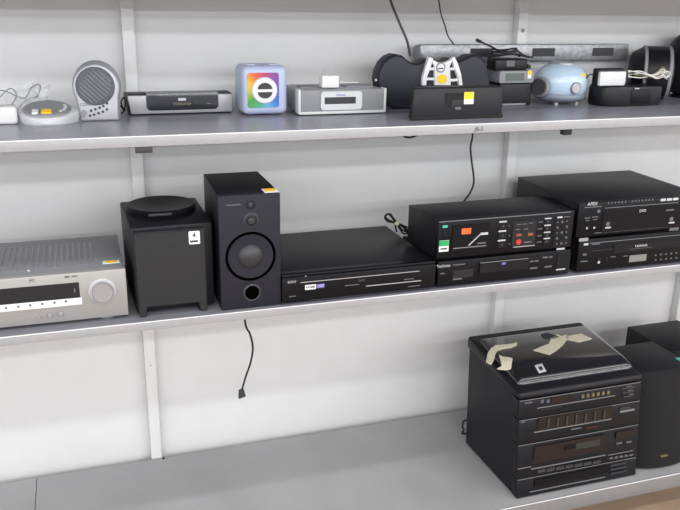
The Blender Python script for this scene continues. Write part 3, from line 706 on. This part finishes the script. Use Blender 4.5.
# tied cord behind it
T = Thing('tied_cord', 'black power cord folded and tied with a pale tie, behind the cassette deck', 'cord', (.84, -.2, .745))
for k, Q in enumerate((((409, 234), (403, 227), (398, 223), (392, 221.5), (387, 219), (386, 215.5), (390, 214), (394, 219), (398, 223), (404, 226), (411, 229)),
          ((412, 238), (404, 231), (399, 226), (395, 221), (391.5, 216.5), (388, 214.5), (385.5, 218), (389, 222), (396, 223.5), (403, 227), (410, 232)),
          ((398, 233), (397, 227), (396.5, 223.5), (400, 227.5), (405, 236), (411, 244)))):
    P = []
    for a, b_ in Q:
        y_ = -.235; x, z = Wp(a, b_, y_); P.append((x+.0, y_+.006*k, max(z, .7485)))
    T.part('cord_loop', tube(P, .0026), 'cord')
x, z = Wp(395.5, 223, -.23); T.part('tie', cyl((x-.004, -.232, z+.004), (1, 0, -.6), .0075, .013, 12), 'tape')

# --- CD player below the cassette deck
T = Thing('cd_player', 'low black disc player with a central loading tray, under the cassette deck', 'disc player', (1.083, -.38, ZM))
xl, xr, zt = .8755, 1.291, .7405
feet(T, (xl+.05, xr-.05), (YO+.04, -.27), ZM, .006)
T.part('cabinet', bx(xl+.002, xr-.002, YO+.014, -.22, ZM+.0055, zt, .0015), 'blackm')
T.part('front_panel', bx(xl, xr, YO, YO+.016, ZM+.006, zt, .002), 'face')
o = T.dec('disc_tray', 504, 265.3, 49, 9.5, YO, 'face2', .006)
T.decbar('tray_edge', (480, 263), (528, 258.3), .0016, YO-.006, 'dimline', on=o)
T.dec('tray_badge', 503.7, 263.5, 4, 2, YO-.006, 'purple', .0008, on=o, label='small bluish badge')
T.txt('Technics', 443.5, 266, 3.0, YO, 'print'); T.dec('small_print', 459, 264.5, 12, 1, YO, 'dim', .0006)
T.dec('power_button', 442.5, 273.5, 4, 1.3, YO, 'dim', .001)
T.dec('display', 463, 273.5, 20, 8, YO, 'darkglass', .0008); T.dec('display_mark', 457.5, 279, 9, 1.5, YO-.0008, 'dim', .0005)
for a, b_, w_ in ((531.7, 261.3, 3.5), (536.5, 260.8, 3.5), (545, 257.3, 5), (550.5, 257, 3), (533.5, 268, 7), (548, 266.5, 7)):
    T.dec('button', a, b_, w_, 1.5, YO, 'dim', .0015)
T.dec('side_panel', 563, 262.5, 13, 20, YO, 'face2', .001); T.dec('side_label', 560.5, 269.3, 9, 1.2, YO-.001, 'print', .0005)
# --- cassette deck
ZD = .7412
T = Thing('cassette_deck', 'black cassette deck with orange and green stickers, stacked on a low disc player', 'cassette deck', (1.08, -.38, ZD))
xl, xr, zt, yb = .868, 1.289, .8565, -.294
feet(T, (xl+.05, xr-.05), (YO+.035, yb-.03), ZD, .009)
T.part('cabinet', hexa([(xl+.002, YO+.012, ZD+.008), (xl+.002, YO+.012, zt-.001), (xl-.008, yb, ZD+.008), (xl-.008, yb, zt-.001), (xr-.002, YO+.012, ZD+.008), (xr-.002, YO+.012, zt-.001), (xr+.01, yb, ZD+.008), (xr+.01, yb, zt-.001)], .0015), 'blackm')
T.part('front_panel', bx(xl, xr, YO, YO+.014, ZD+.008, zt, .002), 'face')
T.decbar('top_trim', (439, 223), (571, 211), .0016, YO, 'dimline')
T.dec('power_lamp', 445, 226.5, 5, 2.4, YO, 'teal', .0015); T.knob('power_button', 444.8, 234, 2, YO, 'face2', .004)
s_ = T.dec('price_sticker', 443.8, 246, 9.5, 11, YO, 'paper', .0012, label='green and white sticker'); T.dec('sticker_band', 443.9, 243.4, 9.5, 5.3, YO-.0012, 'green', .0006, on=s_)
T.dec('small_print', 443.8, 248.8, 6.5, 1.5, YO-.0012, 'ink', .0005, on=s_)
w_ = T.dec('cassette_door', 470.5, 236.5, 37, 25, YO, 'face', .003)
T.dec('orange_sticker', 466.3, 231.2, 9.3, 5.7, YO-.003, 'orange', .0008, on=w_)
def seg(T, p0, p1, wd, y_, m, nm, on=None, th=.001):
    a = Vector((Wp(*p0, y_)[0], 0, Wp(*p0, y_)[1])); b__ = Vector((Wp(*p1, y_)[0], 0, Wp(*p1, y_)[1])); d = (b__-a).normalized(); n_ = Vector((-d.z, 0, d.x))*wd/2
    q = [a+n_, a-n_, b__-n_, b__+n_]
    return T.part(nm, prism([(v.x, v.z) for v in q], y_-th, y_+.0003), m, on)
seg(T, (468.5, 245.5), (480.5, 234), .0035, YO-.003, 'metalline', 'door_stripe', w_)
seg(T, (480.5, 233.9), (488, 233.3), .0065, YO-.003, 'print', 'door_stripe', w_)
T.decbar('door_line', (453, 248.3), (486, 245.7), .0022, YO-.003, 'dimline', on=w_); T.dec('small_print', 481.5, 243, 8.5, 1.4, YO-.003, 'dim', .0005, on=w_)
T.decbar('panel_line', (465, 249.3), (483, 247.8), .0015, YO, 'dim')
for a, b_ in ((503, 222.3), (502.3, 231.7), (501.5, 241)):
    T.dec('key', a, b_+2.5, 8, 8, YO, 'face2', .002); T.dec('key_bar', a, b_-.6, 7.5, 1.4, YO-.002, 'print', .001); T.knob('key_dot', a+.5, b_+4, .7, YO-.002, 'dim', .0006, n=8)
for b_ in (226, 235.5, 244): T.knob('indicator', 509.3, b_, .7, YO, 'dim', .0008, n=8)
w_ = T.dec('level_display', 524, 233, 23, 24, YO, 'darkglass', .0012)
T.knob('record_light', 518.7, 242, 2.5, YO-.0012, 'red', .001, on=w_)
T.dec('meter_mark', 519, 235, 5, 2.2, YO-.0012, 'orange_dim', .0005, on=w_); T.dec('meter_mark', 530.5, 234.2, 5, 2.8, YO-.0012, 'orange_dim', .0005, on=w_); T.dec('meter_mark', 527.5, 242, 7.5, 1.2, YO-.0012, 'dim', .0005, on=w_)
for a, b_ in ((519, 224.5), (525, 224), (531, 223), (518, 229.5), (526, 229)): T.dec('meter_mark', a, b_, 4.2, .8, YO-.0012, 'dim', .0005, on=w_)
T.decbar('display_sill', (513, 247.2), (534.5, 245.1), .0022, YO, 'metalline')
for a, b_ in ((548, 219), (547.5, 225.8), (547, 232.8), (546.7, 239)):
    T.dec('key', a, b_+2, 6.5, 5.5, YO, 'face2', .002); T.dec('key_bar', a, b_-.6, 6.3, 1.1, YO-.002, 'print', .001); T.dec('key_mark', a, b_+2.6, 1.2, 1.2, YO-.002, 'dim', .0005)
    T.dec('small_print', a-7.5, b_+3, 4.5, 1, YO, 'dim', .0005)
T.dec('control_panel', 562, 232, 15.5, 29, YO, 'face2', .001)
for i in range(5):
    for j in range(3):
        T.knob('trim_knob', 557.5+j*4.6-.25*i, 222.2-j*.5+i*5.4, 1.1 if (i+j) % 2 else .7, YO-.001, 'dim' if (i*j) % 2 == 0 else 'face', .003, n=10)
T.dec('small_print', 560, 217.3, 5, 1.4, YO-.001, 'print', .0005); T.dec('small_print', 567, 216.8, 6, .8, YO-.001, 'dim', .0005)
yb_c = yb
P = [Wp(a, b_, -.06)[:1]+(-.06,)+Wp(a, b_, -.06)[1:] for a, b_ in ((473, 128), (472.5, 136), (470.5, 147), (471.5, 160), (473.5, 175), (473.5, 184), (470, 193), (465, 200), (462, 206))]
P[0] = (P[1][0]+.002, -.06, ZT-.0185); P += [(P[-1][0]-.02, -.12, .775), (P[-1][0]-.02, yb_c+.006, .775)]
T.part('power_cord', tube(P, .0032), 'cord')
T.dec('foot_sticker', 560.5, 248.8, 8, 1.6, YO, 'print', .001)

# --- lower right disc changer
T = Thing('disc_changer', 'black disc changer with grey display window, underneath the other player at right', 'disc changer', (1.53, -.33, ZM))
xl, xr, zt = 1.3165, 1.748, .7665
feet(T, (xl+.05, xr-.05), (YO+.04, -.17), ZM, .007)
T.part('cabinet', bx(xl+.002, xr-.002, YO+.014, -.13, ZM+.0065, zt, .0015), 'blackm')
T.part('front_panel', bx(xl, xr, YO, YO+.016, ZM+.007, zt, .002), 'face')
T.decbar('tray_top', (590, 243.5), (680, 234.5), .0014, YO, 'dimline'); T.decbar('tray_bottom', (592, 251), (680, 242.5), .0012, YO, 'ink')
T.dec('disc_drawer', 655, 245, 80, 8, YO, 'face2', .002)
T.txt('YAMAHA', 641, 245.7, 2.6, YO-.002, 'print'); T.decbar('logo_line', (630, 249.3), (652, 247), .001, YO-.002, 'dim')
T.dec('mode_label', 586, 244.3, 4.5, 2, YO, 'print', .0008); T.dec('small_print', 596, 244, 8, 1.1, YO, 'dim', .0005)
T.dec('display', 637.7, 258, 16.8, 6.5, YO, 'lcdg', .001, label='grey display window')
T.knob('control_knob', 598.3, 260, 2.3, YO, 'face2', .005); T.knob('knob_cap', 598.6, 262.3, 1.2, YO-.004, 'print', .002, n=12)
T.dec('eject_key', 584.5, 254.5, 3.5, 2, YO, 'dim', .001); T.dec('power_label', 584, 261.3, 7, 1.2, YO, 'dim', .0006)
T.knob('arrow_key', 606, 259, 1.6, YO, 'face2', .003, n=12); T.dec('small_print', 613, 256.8, 5, .9, YO, 'dim', .0005); T.dec('small_print', 625.5, 256, 4, .9, YO, 'dim', .0005)
for i in range(6):
    for j in range(2): T.knob('key', 655.5+i*5.2, 255.2-i*.55+j*4.7, .85, YO, 'dim', .0015, n=8)
T.dec('price_sticker', 583.5, 239.6, 9, 3.2, YO-.0005, 'silver', .0012)
# --- APEX dvd player above
ZX = .7672
T = Thing('dvd_player', 'tall black disc player with white maker lettering, stacked on the disc changer', 'disc player', (1.53, -.3, ZX))
xl, xr, zt = 1.302, 1.735, .8745
feet(T, (xl+.05, xr-.05), (YO+.04, -.15), ZX, .0085)
T.part('cabinet', hexa([(xl+.002, YO+.014, ZX+.008), (xl+.002, YO+.014, zt), (xl+.014, -.118, ZX+.008), (xl+.014, -.118, zt), (xr-.002, YO+.014, ZX+.008), (xr-.002, YO+.014, zt), (xr+.012, -.118, ZX+.008), (xr+.012, -.118, zt)], .0015), 'blackm')
T.part('front_panel', bx(xl, xr, YO, YO+.016, ZX+.008, zt+.0005, .002), 'face')
T.txt('APEX', 592.5, 204, 3.6, YO, 'print'); T.decbar('logo_line', (584.5, 207.7), (601.5, 206.3), .0013, YO, 'dimline')
for k in range(14):
    if k in (6,): continue
    T.knob('key', 608.5+k*3.4, 203.2-k*.27, .8, YO, 'dim', .0012, n=8)
for a, b_ in ((663, 199.8), (669.3, 199.4), (675.5, 198.9)): T.dec('bright_key', a, b_, 5, 2.4, YO, 'print', .0015, r=.001)
o = T.dec('disc_tray', 641, 218.5, 76, 21, YO, 'face', .0025)
T.decbar('tray_edge', (605, 208.8), (678, 201.8), .0012, YO-.001, 'dimline'); T.decbar('tray_edge', (594.5, 233), (668, 226.8), .0012, YO-.001, 'dimline')
T.txt('DVD', 642.7, 210.8, 2.8, YO-.0025, 'print', on=o); T.knob('lamp', 598.8, 211.2, 1.6, YO, 'dim', .001, n=14)
for a, b_, m_ in ((608, 224, 'print'), (671.5, 219, 'print')):
    T.knob('disc_logo', a, b_, 1.9, YO-.0025, 'dim', .0006, n=20); T.dec('disc_logo_text', a, b_+3.6, 5.5, 1.4, YO-.0025, m_, .0006)
T.dec('small_print', 670, 210, 8, 1.4, YO-.0025, 'dim', .0005); T.dec('format_label', 674, 229, 9, 3, YO, 'dim', .0008)
for a, b_ in ((587, 228), (594.3, 227.6)): T.knob('jack', a, b_, 1.8, YO, 'face2', .002, n=14); T.knob('jack_hole', a, b_+.2, .9, YO-.002, 'print', .0005, n=10)
for a, b_ in ((587.5, 218), (595, 217)): T.dec('small_print', a, b_, 5.5, 1, YO, 'dim', .0005); T.dec('small_print', a, b_+2.5, 4, .8, YO, 'dim', .0005)

# ------------------------------------------------------------------ BASE DECK
# --- stacked mini stereo
T = Thing('mini_stereo', 'large black stacked mini stereo with torn masking tape on its lid', 'stereo system', (1.338, -.39, 0))
xl, xr = 1.129, 1.556
yf0, yf1, ybk = -.568, -.53, -.215
def yz(z): return yf0+(yf1-yf0)*z/.34
T.part('cabinet', hexa([(xl, yf0+.03, .004), (xl, yf1+.03, .325), (xl-.004, ybk-.03, .004), (xl, ybk, .362), (xr, yf0+.03, .004), (xr, yf1+.03, .325), (xr, ybk-.02, .004), (xr, ybk, .362)], .006, 3), 'blackv')
feet(T, (xl+.05, xr-.05), (yf0+.06, ybk-.06), 0, .005)
# lid slab, sloping up to the back
def top_z(y): return .338+(y-yf1)*(.376-.338)/(ybk-yf1)
T.part('lid_base', hexa([(xl-.002, yf1-.006, .313), (xl-.002, yf1-.006, .334), (xl-.002, ybk+.012, .335), (xl-.002, ybk+.012, .377), (xr+.002, yf1-.006, .313), (xr+.002, yf1-.006, .334), (xr+.002, ybk+.012, .335), (xr+.002, ybk+.012, .377)], .010, 4), 'black')
x0_, x1_ = xl+.018, xr-.002
b = bmesh.new(); prof = []                    # lid with a rolled front
for k in range(11):
    a = PI/2*k/10; prof.append((yf1+.034+.065*(1-math.cos(a)), .336+.030*math.sin(a)))
prof += [(ybk-.04, .382), (ybk-.03, .379), (ybk-.026, .37), (ybk-.026, .35)]
rows = []
for t, ins in ((0, 1), (.004, .45), (.012, .1), (.022, 0)):
    rows.append((x0_+t, ins))
rows += [(x1_-t, ins) for t, ins in ((.022, 0), (.012, .1), (.004, .45), (0, 1))]
V = [[b.verts.new((x, y+(ins*.012 if y < -.46 else 0), z-ins*max(0, z-.0025-(.334+(y-yf1+.006)*.129)))) for y, z in prof] for x, ins in rows]
for p, q in zip(V, V[1:]):
    for i in range(len(prof)-1): b.faces.new((p[i], q[i], q[i+1], p[i+1]))
b.faces.new(V[0]); b.faces.new(V[-1][::-1]); bmesh.ops.recalc_face_normals(b, faces=b.faces); lid = b
T.part('turntable_lid', lid, 'smoke', label='glossy smoked lid')
# three, four tiers
tiers = [(.253, .311), (.175, .250), (.066, .172), (.004, .063)]
tr = []
for (a, c_) in tiers:
    ya, yb_ = yz(a)-.002, yz(c_)
    tr.append(T.part('component_front', hexa([(xl+.001, ya, a), (xl+.001, yb_, c_), (xl+.001, ya+.035, a), (xl+.001, yb_+.035, c_), (xr-.001, ya, a), (xr-.001, yb_, c_), (xr-.001, ya+.035, a), (xr-.001, yb_+.035, c_)], .002), 'face2'))
    T.part('tier_edge', bx(xl+.003, xr-.003, yb_-.001, yb_+.004, c_-.0022, c_-.0005), 'dimline', on=tr[-1])
def D(i, nm, cx_, cy_, w__, h__, m, off=.0, th=.002, r=0):
    z = Wp(cx_, cy_, -.545)[1]; y_ = yz(z)-.0015-off
    return T.dec(nm, cx_, cy_, w__, h__, y_, m, th, r, on=tr[i])
def Bar(i, nm, p0, p1, h__, m, off=0):
    z = Wp(*p0, -.545)[1]; return T.decbar(nm, p0, p1, h__, yz(z)-.0015-off, m, .0022, on=tr[i])
D(0, 'display', 561, 399, 20, 5.5, 'maroon')
Bar(0, 'trim_strip', (537, 407.5), (614.5, 396), .0022, 'dimline'); Bar(0, 'trim_strip', (541, 409.6), (561, 406.6), .0012, 'ink')
for k in range(6): D(0, 'preset_key', 582.3+k*5.1, 396-k*.75, 2.5, 3.2, 'gold', .0, .004)
for a, b_ in ((542, 401.3), (548, 401)): D(0, 'small_key', a, b_, 2.5, 3, 'dim')
D(0, 'maker_plate', 528.5, 402.6, 7, 1.2, 'dim')
for i in range(3): D(0, 'side_key', 628, 387.5+i*4.3, 12-i, 1.4, 'ink', 0, .003); D(0, 'side_mark', 629+i, 386+i*4, 5, .7, 'dim')
D(1, 'equaliser_window', 575, 419, 72, 13.5, 'maroon')
for k in range(7):
    D(1, 'equaliser_slider', 548+k*9.3, 423-k*1.33, 1.6, 9, 'ink', .002, .003)
Bar(1, 'trim_strip', (534, 431.5), (611, 419.5), .0026, 'dimline'); D(1, 'small_print', 576, 428.5, 10, 1, 'dim'); D(1, 'small_print', 592, 427, 12, 1, 'amber')
D(1, 'side_key', 627, 410.5, 14, 1.6, 'dimline'); D(1, 'side_key', 625, 408, 10, 2, 'ink'); D(1, 'small_print', 523, 422, 4, 1, 'dim')
D(2, 'cassette_window', 570, 448.5, 70, 16, 'maroon')
D(2, 'cassette_well', 551, 449.8, 24, 6, 'well', .002, .0008, r=.004); D(2, 'cassette_well', 588, 444.3, 24, 6, 'well', .002, .0008, r=.004); D(2, 'well_bridge', 570, 446.5, 12, 5, 'face', .002, .001)
Bar(2, 'trim_strip', (531, 467.6), (605, 456.3), .0024, 'dimline'); Bar(2, 'trim_strip', (517.5, 468.7), (531, 466.7), .0018, 'dimline'); Bar(2, 'trim_strip', (536, 447), (600, 437.5), .0014, 'dimline')
for k in range(7): D(2, 'transport_key', 541+k*9.2, 470.5-k*1.45, 7.6, 2.8, 'ink', 0, .004)
D(2, 'counter_window', 624, 434, 16, 7, 'maroon'); D(2, 'side_key', 619, 443, 5, 1.4, 'dim'); D(2, 'side_key', 628.5, 441.8, 5, 1.4, 'dim'); Bar(2, 'trim_strip', (608, 455), (633, 450.5), .0014, 'dimline')
for k in range(5): D(2, 'small_key', 611+k*5, 458-k*.8, 3.2, 1.6, 'dim')
D(3, 'disc_tray', 572, 476, 72, 7, 'face')
Bar(3, 'trim_strip', (530, 490), (604.5, 478.5), .002, 'dimline'); D(3, 'tray_badge', 549.5, 480, 3, 1.6, 'amber')
for k in range(3): D(3, 'side_key', 618, 464+k*4, 15, 1.4, 'ink', 0, .003)
# lid stickers and tape
def on_lid(pxs, zf, nm, m, th=.0014, lift=0, lab=None):
    if len(pxs) == 4:                       # stickers follow the curve of the lid
        (a0, b0), (a1, b1), (a2, b2), (a3, b3) = pxs; n_ = 8; b = bmesh.new(); G = []
        for j in range(n_+1):
            row = []; v = j/n_
            for i in range(n_+1):
                u = i/n_; a = (a0*(1-u)+a1*u)*(1-v)+(a3*(1-u)+a2*u)*v; b_ = (b0*(1-u)+b1*u)*(1-v)+(b3*(1-u)+b2*u)*v; z = .36
                for _ in range(30):
                    x, y = Hp(a, b_, z); z = .5*z+.5*zf(x, y)
                row.append(b.verts.new((x, y, z+.0012+lift)))
            G.append(row)
        for j in range(n_):
            for i in range(n_): b.faces.new((G[j][i], G[j][i+1], G[j+1][i+1], G[j+1][i]))
        r_ = bmesh.ops.solidify(b, geom=b.faces[:], thickness=.0006)
        bmesh.ops.recalc_face_normals(b, faces=b.faces)
        return T.part(nm, b, m, smooth=False, label=lab)
    pts = []
    for a, b_ in pxs:
        z = .36
        for _ in range(30):
            x, y = Hp(a, b_, z); z = .5*z+.5*zf(x, y)
        pts.append((x, y, z))
    b = bmesh.new(); lo = [b.verts.new((x, y, z-.001)) for x, y, z in pts]; hi = [b.verts.new((x, y, z+th+lift)) for x, y, z in pts]
    n_ = len(pts); b.faces.new(lo); b.faces.new(hi[::-1])
    for i in range(n_): b.faces.new((lo[i], hi[i], hi[(i+1) % n_], lo[(i+1) % n_]))
    bmesh.ops.recalc_face_normals(b, faces=b.faces); bmesh.ops.triangulate(b, faces=[f for f in b.faces if len(f.verts) > 4])
    return T.part(nm, b, m, smooth=False, label=lab)
def zbase(x, y): t = (y-(yf1-.006))/((ybk+.012)-(yf1-.006)); return .334+(.377-.334)*min(max(t, 0), 1)
ya_, yb_ = yf1+.099, ybk-.04
def zlid(x, y):
    t = (y-ya_)/(yb_-ya_)
    return .366+(.382-.366)*min(max(t, 0), 1) if t > 0 else .336+.030*math.sqrt(max(0, 1-(1-max(0, (y-(yf1+.034))/.065))**2))
on_lid([(486, 362), (487.5, 354), (491, 348.5), (496, 345.5), (505, 344.8), (513, 343.8), (517, 342.5), (517, 344.8), (511, 347.5), (503, 348.6), (497.5, 350.5), (495.5, 354), (493.5, 361), (491, 364.8)], (lambda x, y: .3675+.016*min(max((y-ya_)/(yb_-ya_), 0), 1)), 'tape_strip', 'tape', lab='long curved strip of masking tape')
on_lid([(499, 355), (503, 357), (507, 357.2), (512.5, 358.5), (511, 369), (505, 370), (497, 369), (502, 366)], (lambda x, y: .3675+.016*min(max((y-ya_)/(yb_-ya_), 0), 1)), 'tape_strip', 'tape', lab='short torn piece of masking tape')
on_lid([(533, 350.5), (541, 347), (549, 344), (550.5, 339), (557, 334.5), (562, 336.5), (566, 334.8), (569, 337.5), (566, 341), (563, 345), (556, 351), (549.5, 355)], zlid, 'tape_strip', 'tape', lab='crumpled masking tape piece on the lid')
on_lid([(566, 336.5), (581.5, 333.8), (592, 339), (579, 342.3), (567, 339.8)], zlid, 'tape_strip', 'tape', lab='right-hand masking tape flap on the lid')
on_lid([(541, 334.5), (547, 333), (560, 337), (553, 339.5), (543, 338)], zlid, 'tape_strip', 'ink', lab='black tape patch')
on_lid([(534.5, 366), (542, 364), (546.5, 372), (539, 374)], zlid, 'price_sticker', 'paper', lift=.001)
on_lid([(538, 368), (541.5, 367), (543, 370.5), (540, 371.3)], zlid, 'sticker_mark', 'ink', lift=.0016)
x, y = 1.122, -.236
T.part('power_cord', tube([(1.15, ybk-.012, .075), (1.128, ybk-.008, .075), (1.119, ybk-.014, .06), (1.124, ybk-.016, .045), (1.135, ybk-.0, .02), (1.25, ybk+.03, .006)], .0035), 'cord')

# --- speakers at the right
def box_speaker(label, x0, x1, y0, y1, zt, lean, group):
    T = Thing('stereo_speaker', label, 'speaker', ((x0+x1)/2, (y0+y1)/2, 0), group)
    T.part('cabinet', hexa([(x0, y0+.03, .004), (x0, y0+.03+lean, zt), (x0, y1, .004), (x0, y1, zt), (x1, y0+.03, .004), (x1, y0+.03+lean, zt), (x1, y1, .004), (x1, y1, zt)], .003), 'blackv')
    # bowed cloth front
    b = bmesh.new(); n = 14; rows = []
    for z in (.006, .02, zt*.5, zt-.02, zt-.001):
        row = []
        for i in range(n+1):
            t = -1+2*i/n; yy = y0+lean*z/zt+.026*abs(t)**2.6+(.006 if z in (.006, zt-.001) else 0)
            row.append((x0+.001+(x1-x0-.002)*i/n, yy, z))
        rows.append(row)
    vf = [[b.verts.new(p) for p in r] for r in rows]; vb = [[b.verts.new((p[0], y0+.04+lean*p[2]/zt, p[2])) for p in (r[0], r[-1])] for r in rows]
    for j in range(4):
        for i in range(n): b.faces.new((vf[j][i], vf[j][i+1], vf[j+1][i+1], vf[j+1][i]))
        b.faces.new((vb[j][0], vf[j][0], vf[j+1][0], vb[j+1][0])); b.faces.new((vf[j][-1], vb[j][1], vb[j+1][1], vf[j+1][-1]))
    b.faces.new(vf[0][::-1]+[vb[0][0], vb[0][1]]); b.faces.new(vf[-1]+[vb[-1][1], vb[-1][0]])
    bmesh.ops.recalc_face_normals(b, faces=b.faces)
    T.part('front_grille', b, 'cloth')
    feet(T, (x0+.03, x1-.03), (y0+.06, y1-.03), 0, .005, .01)
    return T
T = box_speaker('black cloth-fronted speaker with small metal nameplate, right against the mini stereo', 1.568, 1.785, -.568, -.30, .316, .045, 'speakers of the mini stereo')
x, z = Wp(661, 453.5, -.55)
T.part('nameplate', bx(x-.013, x+.013, -.567, -.545, z-.0025, z+.0025, .001), 'gold', label='small brass-coloured nameplate')
x, y = Hp(679.5, 359.5, .316)
T.part('sticker', bx(x-.008, x+.03, y-.014, y+.012, .3155, .3168), 'teal', label='teal sticker at the top')
box_speaker('black speaker standing further back at the right edge, partly hidden by another speaker', 1.80, 2.02, -.40, -.15, .306, 0, 'speakers of the mini stereo')
